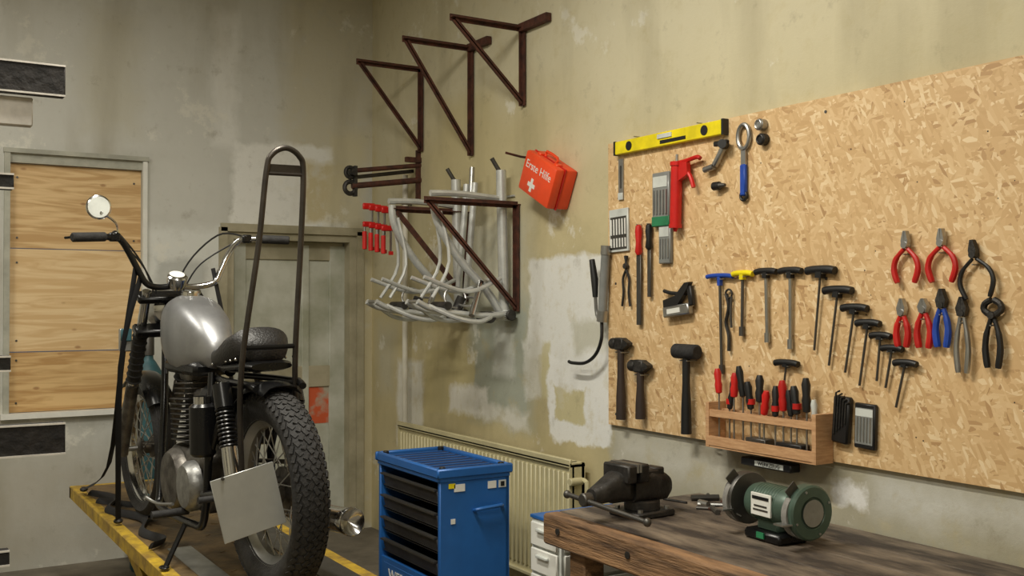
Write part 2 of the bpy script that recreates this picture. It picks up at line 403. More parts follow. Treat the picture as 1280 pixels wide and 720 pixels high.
# caulking gun
o=wm('caulking_gun',3.145,1.945,rot=-.04)
o.tube([(0,.11,.03),(0,-.13,.03)],.024,redm,seg=16);o.cyl((0,-.13,.03),(0,-.145,.03),.027,redm);o.cyl((0,-.145,.03),(0,-.16,.03),.012,redm,r2=.006)
o.cyl((0,.11,.03),(0,.155,.03),.006,steel);o.cyl((0,.108,.03),(0,.125,.03),.028,redm)
o.tube([(.01,.12,.03),(.06,.125,.03),(.12,.135,.03),(.14,.128,.03)],.009,redm,seg=8,smooth=3)
o.tube([(.02,.06,.03),(.05,.085,.03),(.085,.06,.03),(.105,.015,.03)],.009,redm,seg=8,smooth=3)
o.prism([(.015,.12),(.07,.12),(.075,.07),(.02,.045)],.02,.04,redm);o.done()
# packs
o=wm('drill_bit_case',3.035,1.93,rot=.0);o.box((0,0,.012),(.11,.22,.022),greyp,bev=.005);o.box((0,-.095,.013),(.112,.042,.024),greenp,bev=.003);o.box((0,.07,.024),(.09,.045,.002),frost)
for k in range(5): o.cyl((-.04+.02*k,.035,.026),(-.04+.02*k,-.065,.026),.003+.0006*k,steel,seg=8)
o.done()
o=wm('drill_bit_case',3.055,1.74);o.box((0,0,.01),(.075,.165,.018),greyp,bev=.004);o.box((0,.05,.02),(.06,.04,.002),frost)
for k in range(4): o.cyl((-.025+.017*k,.02,.021),(-.025+.017*k,-.06,.021),.003,steel,seg=8)
o.done()
o=wm('drill_bit_case',4.075,1.087,rot=-.03);o.box((0,0,.01),(.085,.15,.018),blackp,bev=.004);o.box((0,.0,.02),(.07,.12,.002),greyp);o.box((0,.045,.0215),(.07,.025,.001),frost)
for k in range(5): o.cyl((-.026+.013*k,.03,.022),(-.026+.013*k,-.05,.022),.0025,steel,seg=8)
o.done()
o=wm('screwdriver_bit_card',2.735,1.815,rot=.03);o.box((0,0,.006),(.135,.19,.01),frost,bev=.002);o.box((0,-.012,.0115),(.115,.145,.001),dsteel)
for k in range(6): o.cyl((-.05+.02*k,.05,.013),(-.05+.02*k,-.02,.013),.004,white,seg=8)
for k in range(6): o.cyl((-.05+.02*k,-.035,.013),(-.05+.02*k,-.075,.013),.004,white,seg=8)
o.done()
o=wm('steel_ruler',2.745,2.04);o.box((0,0,.004),(.034,.18,.004),steel);o.box((0,-.075,.007),(.034,.03,.004),frost);o.box((0,.01,.0065),(.010,.1,.002),dsteel);o.done()
o=wm('circlip_pliers',2.79,1.60);
for s_ in(-1,1): o.tube([(s_*.008,.10,.012),(s_*-.003,.05,.012),(s_*.022,0,.012),(s_*.018,-.06,.012),(s_*.028,-.12,.012)],.0055,iron,smooth=4)
o.cyl((0,.055,.005),(0,.055,.022),.012,iron);o.done()
def filetool(name,a,zt,zb,hm,hl,bw_=.02):
    o=wm(name,a,zt);o.lathe((0,0,.018),(0,-1,0),[(.006,0),(.013,.006),(.016,.03),(.012,hl*.6),(.016,hl*.9),(.009,hl)],hm,14)
    L_=zt-zb;o.box((0,-(hl+(L_-hl)/2),.016),(bw_,L_-hl,.007),dsteel,bev=.0015);pin(o,0,.0);o.done()
filetool('hand_file',2.885,1.83,1.40,redp,.13,.03);filetool('wood_rasp',2.955,1.83,1.52,blackp,.11,.022)
# staple gun
o=wm('staple_gun',3.15,1.495,rot=.12)
o.box((-.01,-.03,.022),(.16,.045,.03),steel,bev=.005);o.prism([(-.085,-.01),(.0,-.01),(.07,.05),(.085,.075),(.055,.075),(-.01,.03),(-.085,.02)],.012,.034,blackp)
o.bar((.08,-.02,.022),(.075,.06,.022),.026,.02,blackp,bev=.004);o.tube([(-.085,.06,.022),(-.04,.045,.022),(.05,.03,.022)],.008,blackp,smooth=3);o.box((-.02,-.03,.038),(.08,.02,.002),white);o.done()
# T handles
def thandle(name,a,zt,a2,zb,w,hm,r=.009,rs=.004,sock=False,sm=None):
    o=wm(name,0,0,0)
    n=.037;sm=sm or dsteel
    o.tube([(a-w/2,zt-.003,n),(a-w*.25,zt+.001,n),(a+w*.25,zt+.001,n),(a+w/2,zt-.004,n)],r,hm,seg=10,smooth=3)
    o.bar((a,zt,n),(a+(a2-a)*.1,zt-(zt-zb)*.1,n),r*1.7,r*1.7,hm)
    o.cyl((a,zt,n),(a2,zb,n-.005),rs,sm,seg=10)
    if sock: o.cyl((a2,zb+.035,n-.004),(a2,zb,n-.004),min(rs*1.9,.011),sm,seg=12)
    o.cyl((a+.012,zt-.012,BN),(a+.012,zt-.012,n+.01),.0025,steel,seg=6);o.cyl((a-.012,zt-.012,BN),(a-.012,zt-.012,n+.01),.0025,steel,seg=6)
    return o.done()
thandle('t_handle_socket_wrench',3.385,1.60,3.39,1.22,.145,blup,.009,.006,True)
thandle('t_handle_socket_wrench',3.51,1.607,3.50,1.37,.105,yelp,.011,.006,True)
for a,a2,zb in((3.63,3.632,1.35),(3.75,3.745,1.33)): thandle('t_handle_socket_wrench',a,1.612,a2,zb,.105,blackp,.012,.007,True,steel)
for a,z,a2,zb,w,r in((3.89,1.61,3.855,1.33,.125,.015),(3.965,1.54,3.92,1.28,.12,.014),(4.035,1.48,3.99,1.26,.105,.013),(4.09,1.43,4.05,1.22,.095,.012),(4.14,1.39,4.12,1.24,.08,.011),(4.185,1.35,4.155,1.22,.08,.011),(4.235,1.305,4.195,1.16,.085,.011)):
    thandle('t_handle_hex_key',a,z,a2,zb,w,blackp,r,.0042,sm=dsteel)
thandle('t_handle_hex_key',3.73,1.28,3.70,1.12,.11,blackp,.012,.004)
o=wm('spoke_wrench',3.43,1.42);o.tube([(-.015,.11,.012),(.0,.06,.012),(-.015,0,.012),(0,-.05,.012),(.0,-.11,.012)],.007,iron,smooth=4);o.tube([(.018,.1,.014),(.012,.05,.014),(.016,-.02,.014)],.005,dsteel,smooth=3)
o.torus((0,.11,.012),(0,0,1),.017,.004,iron);o.done()
# hammers
def hammer(name,a,zt,L_,hw,hh,hm,headm,rub=False):
    o=wm(name,a,zt)
    if rub:
        o.cyl((-hw/2,0,.04),(hw/2,0,.04),hh/2,headm,seg=20,bev=.006)
    else:
        o.box((0,0,.03),(hw*.5,hh*.9,.035),headm,bev=.006);o.cyl((-hw/2,0,.03),(-hw*.2,0,.03),hh*.42,headm,seg=14,bev=.004);o.prism([(hw*.2,hh*.4),(hw/2,hh*.12),(hw/2,-hh*.05),(hw*.2,-hh*.4)],.015,.045,headm)
    n=.04 if rub else .03
    o.tube([(0,.01,n),(0,-L_*.4,n),(.0,-L_*.7,n),(0,-L_,n)],[.013,.013,.017,.018],hm,seg=12,flat=1.2)
    o.cyl((-.02,-hh*.6,0),(-.02,-hh*.6,n+.015),.003,steel,seg=6);o.cyl((.02,-hh*.6,0),(.02,-hh*.6,n+.015),.003,steel,seg=6)
    return o.done()
hammer('sledge_hammer',2.775,1.315,.33,.125,.06,rubh,iron,False)
hammer('machinist_hammer',2.91,1.225,.225,.13,.06,rubh,iron)
hammer('rubber_mallet',3.215,1.30,.33,.135,.06,blackp,rubber,True)
# pliers
def pliers(name,a,z,L_,hm,spread=.03,head=.045,hw=.013,open_=0,style=0,rot=0,hr=.0085):
    o=wm(name,a,z,rot=rot)
    n=.018
    for s_ in(-1,1):
        if style==2:
            o.tube([(s_*.004,head,n),(s_*.024,head*.75,n),(s_*.026,head*.3,n),(s_*-.004,-.005,n)],.010,iron,smooth=3,seg=8)
        else:
            o.prism([(s_*.001+s_*open_,head),(s_*(.005+open_),head),(s_*hw,head*.3),(s_*hw*.7,-.008),(0,-.006),(0,.006)],n-.009,n+.009,steel if style==0 else iron)
        pts=[(-s_*.0+s_*.006,-.012,n),(s_*spread*.8,-L_*.35,n),(s_*spread,-L_*.65,n),(s_*spread*.7,-L_,n)]
        o.tube(pts,[hr*.8,hr,hr*1.1,hr*.9],hm,smooth=4,seg=8)
    o.cyl((0,0,n-.012),(0,0,n+.012),.011,iron if style else steel,seg=16);o.cyl((0,-.03,0),(0,-.03,.03),.0025,steel,seg=6);return o.done()
pliers('combination_pliers',4.24,1.68,.12,redp,.045,hr=.009);pliers('combination_pliers',4.37,1.68,.12,redp,.048,hr=.009)
pliers('circlip_pliers',4.48,1.64,.13,blackp,.055,style=1,rot=.1,hr=.007)
pliers('combination_pliers',4.225,1.465,.11,redp,.022,hr=.010,hw=.016);pliers('side_cutter',4.305,1.475,.12,redp,.024,hw=.018,head=.035,hr=.010)
pliers('water_pump_pliers',4.37,1.49,.13,blup,.022,head=.05,hr=.010,style=1,hw=.018);pliers('pincers',4.44,1.465,.18,steel,.020,style=1,hr=.008,head=.05,hw=.018)
pliers('end_cutting_pliers',4.54,1.46,.155,blackp,.024,head=.045,style=2,hr=.009)
# screwdriver rack
o=wm('screwdriver_rack',3.655,1.03)
for x in(-.265,.265): o.box((x,-.0,.045),(.018,.17,.085),woodh)
o.box((0,.045,.078),(.54,.026,.014),woodh);o.box((0,.045,.012),(.54,.026,.02),woodh);o.box((0,-.06,.082),(.54,.035,.012),woodh);o.box((0,-.08,.045),(.54,.012,.08),woodh)
cols=[redp,blackp,redp,blackp,blackp,blackp,redp,blackp,redp,blackp,blackp,blackp,frost]
for k,cm in enumerate(cols):
    x=-.235+k*.039+random.uniform(-.010,.010);h=random.uniform(.085,.125);tl=random.uniform(-.022,.022);r_=random.uniform(.011,.017);y0_=random.uniform(.045,.12)
    o.lathe((x,y0_,.045),(tl/h,1,random.uniform(-.08,.08)),[(.005,0),(r_*.8,.004),(r_,h*.35),(r_*.8,h*.5),(r_,h*.8),(r_*.6,h)],cm,12)
    if k%3==1:o.cyl((x,y0_+.02,.045),(x,y0_+.04,.045),r_*1.02,redp,seg=10)
    o.cyl((x,y0_,.045),(x,-.068,.045),.0035,steel,seg=8)
o.box((.13,-.045,.045),(.12,.03,.05),blackp,bev=.004);o.box((-.03,-.045,.045),(.1,.03,.05),dsteel,bev=.003)
o.done()
o=wm('marker_box',3.66,.92);o.box((0,-.012,.03),(.25,.03,.05),blackp,bev=.004);o.box((.02,-.012,.056),(.14,.018,.002),frost);o.text('WERKZEUG',.02,blackp,Matrix.Translation((.02,-.012,.058)),.0005)
o.box((0,-.012,-.007),(.20,.02,.025),woodh);o.done()
o=wm('hex_key_set',3.98,1.10,rot=-.08);o.box((0,0,.015),(.07,.16,.026),blackp,bev=.006)
for k in range(5): o.tube([(-.02+.011*k,-.05+.01*k,.03),(-.02+.011*k,.09-.008*k,.03),(-.005+.011*k,.098-.008*k,.03)],.0035,iron)
o.done()
o=wm('coiled_cable',3.335,1.04)
for k in range(4): o.tube([((.024+.003*k)*math.cos(t)+.003*k,(.055+.005*k)*math.sin(t),.01+.004*k) for t in [2*pi*q/14 for q in range(14)]],.0028,blackp,seg=6,closed=True)
o.tube([(0,-.055,.012),(-.01,-.09,.012),(.02,-.10,.012)],.0028,blackp,smooth=3,seg=6);o.cyl((0,.05,0),(0,.05,.03),.003,steel,seg=6);o.done()

# grease gun with hose
o=wm('grease_gun',0,0,0)
o.tube([(2.575,1.69,.06),(2.595,1.60,.06),(2.600,1.52,.06)],[.013,.017,.012],blackp,seg=12)
o.tube([(2.665,1.72,.05),(2.64,1.45,.05)],.020,greyp,seg=16);o.tube([(2.668,1.75,.05),(2.664,1.71,.05)],.023,steel,seg=16);o.tube([(2.642,1.46,.05),(2.635,1.41,.05)],.024,steel,seg=16)
o.tube([(2.60,1.53,.06),(2.605,1.44,.055),(2.635,1.41,.05)],.008,steel,smooth=3)
o.tube([(2.635,1.41,.05),(2.645,1.33,.06),(2.60,1.26,.06),(2.52,1.22,.06),(2.42,1.215,.06),(2.39,1.22,.06)],.008,blackp,smooth=6)
o.cyl((2.66,1.70,.0205),(2.66,1.70,.05),.005,steel);o.done()

# first aid box
o=wm('first_aid_box',2.215,2.09,.001,rot=-.46)
o.box((0,0,.036),(.29,.2,.070),orange,bev=.012,seg=2);o.box((0,0,.100),(.29,.2,.052),orange,bev=.012,seg=2);o.box((0,0,.073),(.294,.204,.006),redp)
for x in(-.08,.08): o.box((x,.1,.078),(.03,.014,.035),orange,bev=.003)
o.tube([(-.05,.1,.07),(-.05,.125,.07),(.05,.125,.07),(.05,.1,.07)],.007,orange,smooth=2)
o.text('Erste Hilfe',.056,white,Matrix.Translation((0,.04,.1265)),.0008)
o.box((-.03,-.045,.1265),(.02,.066,.002),white);o.box((-.03,-.045,.1265),(.066,.02,.0021),white)
o.done()
o=M('wall_peg',WALL);o.tube([(2.06,2.21,0),(2.06,2.215,.12),(2.05,2.23,.20)],.006,rust);o.done()

# ------------------------------------------------------------------ angle iron brackets
def bracket(a,zt,zb,L_,name='wall_shelf_bracket',rail=0):
    o=M(name,WALL)
    for (p,q) in(((a,zb,.012),(a,zt,.012)),((a,zt,.0),(a,zt,L_))):
        o.bar(p,q,.035,.005,rust,up=(1,0,0));o.bar(Vector(p)+Vector((.017,0,0)),Vector(q)+Vector((.017,0,0)),.005,.03,rust,up=(1,0,0))
    o.bar((a,zt-.01,L_-.02),(a,zb+.02,.015),.006,.03,rust,up=(1,0,0));o.bar((a+.012,zt-.01,L_-.02),(a+.012,zb+.02,.015),.03,.006,rust,up=(1,0,0))
    if rail:o.bar((a,zt+.0,.02),(a+rail,zt+.0,.02),.04,.03,rust)
    return o.done()
bracket(1.90,2.90,2.50,.43,rail=.26);bracket(1.36,2.91,2.31,.43,rail=.22);bracket(.74,2.91,2.41,.43)
bracket(1.84,2.00,1.45,.54);bracket(1.30,2.00,1.50,.46)
o=M('tie_rod_rack',WALL)
o.bar((.72,2.12,.012),(.72,2.42,.012),.04,.01,rust,up=(1,0,0));o.bar((.72,2.36,.0),(.72,2.36,.10),.03,.03,rust)
for dz,r_ in((0,.014),(-.09,.018)): o.cyl((.72,2.33+dz,.0),(.70,2.27+dz,.44),r_,rust)
o.cyl((.66,2.30,.02),(.64,2.24,.40),.012,dsteel)
o.torus((.70,2.26,.45),(1,0,0),.03,.012,iron);o.torus((.70,2.17,.45),(1,0,0),.035,.014,iron);o.cyl((.66,2.26,.44),(.74,2.26,.44),.02,iron);o.bar((.70,2.30,.42),(.70,2.12,.42),.03,.02,iron)
o.done()
o=M('heating_pipe',WALL);o.tube([(.60,.0,.045),(.60,2.28,.045)],.017,pipem,seg=14)
for z in(.6,1.4,2.1):o.cyl((.60,z,.0),(.60,z,.04),.006,dsteel);o.torus((.60,z,.045),(0,1,0),.018,.004,dsteel)
o.done()
for k in range(4):
    o=M('bar_clamp',WALL@Matrix.Translation((1.06+.05*k,2.03-.01*k,.47-.015*k)))
    o.box((0,-.11,0),(.018,.25,.006),steel);o.box((0,0,.02),(.02,.035,.07),redm,bev=.004);o.box((0,-.1,.02),(.02,.03,.07),redm,bev=.004)
    o.cyl((0,-.1,.045),(0,-.20,.045),.006,steel);o.cyl((0,-.14,.045),(0,-.24,.045),.013,redp,seg=12,bev=.003);o.box((0,-.235,0),(.02,.02,.02),redm);o.done()
# moped frames
def mframe(a,ph):
    o=M('moped_frame',WALL@Matrix.Translation((a,0,0)))
    t=.021
    o.cyl((0,2.18,.07),(0,1.43,.05),t+.006,silver,seg=16);o.cyl((.03,2.05,.006),(-.12,2.05,.006),.006,silver)
    o.tube([(0,2.03,.05),(0,2.045,.30),(0,2.04,.48)],.016,silver,smooth=3)
    o.tube([(0,2.02,.46),(0,1.90,.44),(0,1.72,.32),(0,1.56,.16),(0,1.45,.08)],t,silver,seg=14,smooth=5)
    for s_ in(-1,1):
        o.tube([(s_*.035,1.44,.05),(s_*.05,1.43,.22),(s_*.06,1.46+ph,.48),(s_*.06,1.50+ph,.58)],.015,silver,smooth=4,seg=10)
        o.tube([(s_*.03,1.95,.44),(s_*.05,1.70,.40),(s_*.06,1.52,.50)],.009,silver,smooth=4)
        o.tube([(s_*.045,1.62,.10),(s_*.06,1.55,.30),(s_*.07,1.62+ph,.55)],.011,silver,smooth=4)
        o.cyl((s_*.04,1.43,.05),(s_*.075,1.43,.05),.028,iron,seg=16,bev=.004)
        o.tube([(s_*.06,1.48,.52),(s_*.12,1.42,.40),(s_*.13,1.40,.28),(s_*.08,1.42,.18)],.012,silver,smooth=4)
    o.cyl((-.06,1.43,.05),(.06,1.43,.05),.028,silver,seg=18);o.torus((0,1.52,.34),(.9,.3,.2),.055,.006,steel);o.torus((.02,1.50,.28),(.4,1,.3),.05,.006,steel)
    o.cyl((-.07,1.50+ph,.57),(.07,1.50+ph,.57),.009,steel);o.cyl((.02,1.60,.2),(.1,1.43,.3),.016,chrome);o.cyl((0,1.52,.3),(0,1.44,.34),.026,iron);o.cyl((-.05,1.42,.16),(.05,1.42,.16),.03,iron);o.cyl((-.08,1.48,.42),(.08,1.48,.42),.02,iron)
    o.tube([(0,2.16,.07),(-.01,2.24,.12)],.012,dsteel)
    return o.done()
mframe(1.79,0);mframe(1.30,.0)
o=M('front_fork',WALL)
for s_ in(-.045,.045): o.tube([(1.56+s_,2.13,.12),(1.56+s_,1.9,.14),(1.54+s_,1.55,.16)],.018,silver,seg=12)
o.cyl((1.50,2.04,.12),(1.62,2.04,.12),.022,silver);o.cyl((1.56,2.04,.12),(1.54,2.22,.10),.014,steel);o.cyl((1.49,1.56,.16),(1.61,1.56,.16),.008,steel);o.done()

# ------------------------------------------------------------------ radiator
o=M('radiator',WALL)
a0,a1,zb,zt=.66,2.49,.17,.76
o.box(((a0+a1)/2,(zb+zt)/2,.05),(a1-a0,zt-zb,.015),radm);o.box(((a0+a1)/2,(zb+zt)/2,.105),(a1-a0,zt-zb-.03,.010),radm)
n=46
for k in range(n):
    a=a0+.03+(a1-a0-.06)*k/(n-1);o.box((a,(zb+zt)/2,.112),(.020,zt-zb-.09,.016),radm,bev=.005)
o.box(((a0+a1)/2,zt-.012,.08),(a1-a0,.02,.09),radm,bev=.004);o.box(((a0+a1)/2,zt-.0,.118),(a1-a0,.035,.014),radm,bev=.004);o.box(((a0+a1)/2,zb+.012,.08),(a1-a0,.02,.09),radm,bev=.004)
for a in(a0+.004,a1-.004):o.box((a,(zb+zt)/2,.08),(.008,zt-zb,.085),radm)
for k in range(44): o.box((a0+.04+k*.0405,zt-.001,.075),(.012,.002,.05),blackp)
o.tube([(a1,.68,.07),(a1+.05,.68,.07),(a1+.06,.6,.07),(a1+.06,0,.07)],.011,radm,smooth=3);o.cyl((a1+.02,.68,.07),(a1+.02,.68,.14),.018,radm,bev=.003)
for a in(a0+.3,a1-.3): o.box((a,.4,.024),(.03,.3,.04),radm)
o.done()

# ------------------------------------------------------------------ blue tool cart
o=M('tool_cart')
x0,x1,y0,y1=-.87,-.54,-2.64,-2.04;cx,cy=(x0+x1)/2,(y0+y1)/2
z0=.13;zt=.81
o.box((cx+.02,cy,z0+.01),(x1-x0-.04,y1-y0,.02),cartb)
o.box((x1-.008,cy,(z0+zt)/2),(.016,y1-y0,zt-z0),cartb)
o.box((cx,y0+.010,(z0+zt)/2-.02),(x1-x0,.02,zt-z0-.04),cartb,bev=.004);o.box((cx,y1-.010,(z0+zt)/2-.02),(x1-x0,.02,zt-z0-.04),cartb,bev=.004)
o.box((x0+.015,cy,z0+.11),(.02,y1-y0-.04,.22),cartb)
o.box((x0+.006,cy,z0+.115),(.006,y1-y0-.10,.17),cartb,bev=.002)
o.text('WERKSTATT',.075,white,Matrix.Translation((x0+.001,cy-.02,z0+.15))@Matrix.Rotation(-pi/2,4,'Z')@Matrix.Rotation(pi/2,4,'X'),.001)
for k in range(4):
    zz=.378+k*.098
    o.box((cx,cy,zz),(x1-x0-.03,y1-y0-.05,.006),cartd)
    o.box((x0+.016,cy,zz+.026),(.012,y1-y0-.075,.05),cartd,rot=(0,-.25,0),bev=.003)
    o.box((x0+.002,cy,zz+.054),(.022,y1-y0-.075,.007),dsteel)
    o.box((x0+.03,cy,zz+.088),(.03,y1-y0-.08,.004),blackp)
o.box((x1-.03,cy,.56),(.01,y1-y0-.05,.44),blackp)
o.box((cx,cy,zt-.035),(x1-x0+.01,y1-y0+.01,.03),cartb,bev=.006)
for (c,s_) in(((cx,y0,zt-.012),(x1-x0+.03,.022,.04)),((cx,y1,zt-.012),(x1-x0+.03,.022,.04)),((x0,cy,zt-.012),(.022,y1-y0+.02,.04)),((x1,cy,zt-.012),(.022,y1-y0+.02,.04))): o.box(c,s_,cartb,bev=.006)
o.box((cx,cy,zt-.010),(x1-x0-.03,y1-y0-.03,.006),cartmat)
for k in range(9): o.box((cx,y0+.05+.0625*k,zt-.006),(x1-x0-.06,.012,.004),cartb)
for x,y in((x0+.025,y0+.025),(x0+.025,y1-.025),(x1-.025,y0+.025),(x1-.025,y1-.025)): o.cyl((x,y,zt-.03),(x,y,zt+.012),.014,blackp,bev=.003)
o.tube([(x0+.16,y0-.002,.635),(x0+.17,y0-.03,.645),(x1-.06,y0-.03,.65),(x1-.04,y0-.002,.645)],.008,cartb,smooth=3)
o.box((x0+.09,y0-.002,.735),(.05,.003,.03),white);o.box((x0+.055,y0-.002,.745),(.03,.003,.02),yelp);o.box((x1-.085,y0-.002,.735),(.04,.003,.03),white);o.box((x1-.035,y0-.002,.735),(.035,.004,.03),frost);o.box((x1-.035,y0-.0045,.735),(.018,.001,.02),blackp);o.box((x0+.06,y0-.002,.60),(.02,.003,.02),white)
for x in(x0+.04,x1-.04):
    for y in(y0+.05,y1-.05):
        o.cyl((x-.012,y,.055),(x+.012,y,.055),.055,rubber,seg=20,bev=.005);o.cyl((x-.014,y,.055),(x+.014,y,.055),.02,steel);o.box((x,y,.118),(.05,.05,.024),steel);o.bar((x+.018,y,.055),(x+.018,y,.115),.03,.004,steel,up=(1,0,0));o.bar((x-.018,y,.055),(x-.018,y,.115),.03,.004,steel,up=(1,0,0))
o.done()

# white drawer unit
o=M('drawer_cabinet')
x0,x1,y0,y1=-.645,-.26,-3.18,-2.98
o.box(((x0+x1)/2,(y0+y1)/2,.34),(x1-x0,y1-y0,.64),frost,bev=.004);o.box(((x0+x1)/2,(y0+y1)/2,.667),(x1-x0+.01,y1-y0+.01,.014),cartb,bev=.003)
for k in range(6):
    o.box((x0-.006,(y0+y1)/2,.07+.1*k+.035),(.012,y1-y0-.02,.09),white,bev=.004);o.box((x0-.018,(y0+y1)/2,.07+.1*k+.055),(.014,.08,.012),frost,bev=.003)
    o.box(((x0+x1)/2,y0-.004,.07+.1*k+.035),(x1-x0-.03,.008,.088),white,bev=.003)
for x in(x0+.03,x1-.03):
    for y in(y0+.03,y1-.03): o.cyl((x,y,0),(x,y,.03),.015,blackp)
o.done()

# ------------------------------------------------------------------ workbench
o=M('workbench')
zt=.735;vz=zt;bx0,bx1=-.765,-.01;by0,by1=-6.2,-3.24
for k in range(4):
    w=(bx1-bx0-.07)/4;o.box((bx0+.07+w*(k+.5),(by0+by1)/2,zt-.035),(w-.003,by1-by0,.07),benchw,bev=.004)
o.box((bx0+.035,(by0+by1)/2,zt-.055),(.07,by1-by0,.11),benche,bev=.008);
o.box(((bx0+bx1)/2+.035,by1-.012,zt-.05),(bx1-bx0-.07,.03,.09),benche,bev=.006)
for y in(by1-.15,(by0+by1)/2,by0+.15):
    for x in(bx0+.09,bx1-.08): o.box((x,y,(zt-.07)/2),(.09,.09,zt-.07),benche,bev=.006)
    o.box(((bx0+bx1)/2,y,.16),(bx1-bx0-.2,.05,.09),benche)
o.box(((bx0+bx1)/2,(by0+by1)/2,.22),(bx1-bx0-.15,by1-by0-.2,.03),benchw)
for k in range(7): o.cyl((bx0-.004,by1-.1-.4*k,zt-.05),(bx0+.01,by1-.1-.4*k,zt-.05),.012,iron)
o.done()
# vise
V_=Matrix.Translation((-.50,-3.46,vz))@Matrix.Rotation(.08,4,'Z')@Matrix.Diagonal((.92,.92,.98,1))
o=M('bench_vise',V_)
o.box((.02,0,.012),(.2,.17,.024),iron,bev=.006);o.cyl((.02,0,.02),(.02,0,.06),.07,iron,seg=24,bev=.006)
o.loft([(-.05,0,.10,.045,.045,.6),(.03,0,.11,.055,.06,.6),(.12,0,.10,.05,.05,.6),(.15,0,.10,.035,.035,.8)],iron)
o.box((-.03,0,.165),(.045,.15,.065),iron,bev=.006);o.box((-.056,0,.185),(.010,.15,.03),steel);o.box((.03,0,.15),(.09,.09,.04),iron,bev=.008);o.box((.08,0,.158),(.05,.08,.03),iron,bev=.005)
o.box((-.10,0,.095),(.12,.062,.065),iron,bev=.008)
o.box((-.095,0,.165),(.045,.15,.065),iron,bev=.006);o.box((-.070,0,.185),(.010,.15,.03),steel)
o.loft([(-.24,0,.09,.03,.03,.8),(-.20,0,.10,.04,.035,.7),(-.13,0,.12,.05,.05,.6),(-.09,0,.12,.055,.055,.6)],iron)
o.cyl((-.24,0,.085),(-.285,0,.085),.024,dsteel,seg=20,bev=.004)
o.cyl((-.27,.10,.09),(-.27,-.33,.06),.009,dsteel,seg=12);o.ell((-.27,.105,.09),(.015,.015,.015),dsteel);o.ell((-.27,-.335,.06),(.015,.015,.015),dsteel)
for x in(-.05,.09):
    for y in(-.065,.065):o.cyl((x,y,.02),(x,y,.035),.011,steel,seg=6)
o.done()
# grinder
o=M('bench_grinder',Matrix.Translation((-.36,-3.99,vz))@Matrix.Rotation(-.06,4,'Z')@Matrix.Scale(.84,4))
o.box((0,0,.02),(.15,.20,.04),blackm,bev=.01);o.box((0,0,.06),(.09,.12,.05),greeng,bev=.01)
o.lathe((0,-.115,.135),(0,1,0),[(.045,0),(.066,.008),(.073,.03),(.073,.20),(.066,.222),(.045,.23)],greeng,32)
for k in range(9): o.torus((0,-.06+.015*k,.135),(0,1,0),.0728,.0025,greeng)
o.box((-.073,0,.14),(.008,.11,.085),white,bev=.002);o.box((-.078,0,.165),(.002,.09,.012),blackp);o.box((-.078,0,.135),(.002,.07,.006),dsteel);o.box((-.078,0,.12),(.002,.08,.006),dsteel)
o.box((-.078,0,.025),(.006,.04,.022),greenp)
for s_ in(-1,1):
    y=s_*.165
    o.lathe((0,y-.022*s_,.135),(0,s_,0),[(.03,0),(.10,.0),(.102,.004),(.102,.045),(.095,.052),(.06,.054),(.055,.048),(.02,.048),(0,.050)],greeng if s_<0 else dsteel,36)
    o.cyl((0,s_*.11,.135),(0,y,.135),.02,dsteel)
    o.lathe((0,y,.135),(0,s_,0),[(0,.032),(.05,.034),(.05,.030)],steel,24)
    o.cyl((-.022,y-.008,.13),(-.022,y+.018,.13),.088,stone,seg=32)
    o.box((-.115,y,.10),(.05,.05,.006),steel);o.bar((-.10,y,.10),(-.05,y-.02*s_,.07),.02,.005,steel)
    o.bar((-.09,y,.20),(-.05,y,.235),.05,.004,dsteel,up=(0,1,0))
    for q in range(4):
        an=q*pi/2+.4;o.cyl((.085*math.cos(an),y+.028*s_,.135+.085*math.sin(an)),(.085*math.cos(an),y+.034*s_,.135+.085*math.sin(an)),.005,steel,seg=8)
o.tube([(.07,.03,.03),(.13,.06,.01),(.22,.10,.008),(.33,.14,.008)],.005,blackp,smooth=6)
o.done()
# bench clutter
o=M('metal_offcuts')
for k in range(16):
    x=random.uniform(-.25,-.06);y=random.uniform(-3.72,-3.3);an=random.uniform(0,pi);l=random.uniform(.04,.14);r_=random.uniform(.004,.012)
    dx,dy=math.cos(an)*l/2,math.sin(an)*l/2;o.cyl((x-dx,y-dy,vz+r_),(x+dx,y+dy,vz+r_),r_,random.choice([iron,steel,rust,dsteel]),seg=8)
o.done()

# ------------------------------------------------------------------ motorcycle lift
o=M('motorcycle_lift_table')
lx0,lx1,ly0,ly1=-1.97,-1.34,-3.45,-.64;LZ=.55
cx=(lx0+lx1)/2;cy=(ly0+ly1)/2
o.box((cx,cy,LZ-.012),(lx1-lx0-.08,ly1-ly0-.02,.022),liftpl)
for x in(lx0+.025,lx1-.025): o.box((x,cy,LZ-.03),(.05,ly1-ly0,.062),yelpaint,bev=.004)
for y in(ly0+.02,ly1-.02): o.box((cx,y,LZ-.03),(lx1-lx0,.04,.06),yelpaint,bev=.004)
o.box((cx-.17,-2.75,LZ+.001),(.09,.9,.003),steel);o.box((cx+.2,-2.6,LZ+.001),(.12,1.1,.003),dsteel)
for k in range(60): o.box((lx0+.09+random.random()*.45,ly0+.1+random.random()*2.6,LZ-.0005),(.03,.008,.002),liftpl,rot=(0,0,random.choice((.8,-.8))))
o.box((cx,cy,.04),(.5,2.0,.08),yelpaint,bev=.005)
for x in(cx-.2,cx+.2):
    o.bar((x,cy-.85,.08),(x,cy+.75,LZ-.06),.04,.06,yelpaint);o.bar((x-.045,cy+.75,.08),(x-.045,cy-.85,LZ-.06),.04,.06,yelpaint)
o.cyl((cx-.25,cy-.05,.3),(cx+.25,cy-.05,.3),.02,steel)
o.done()

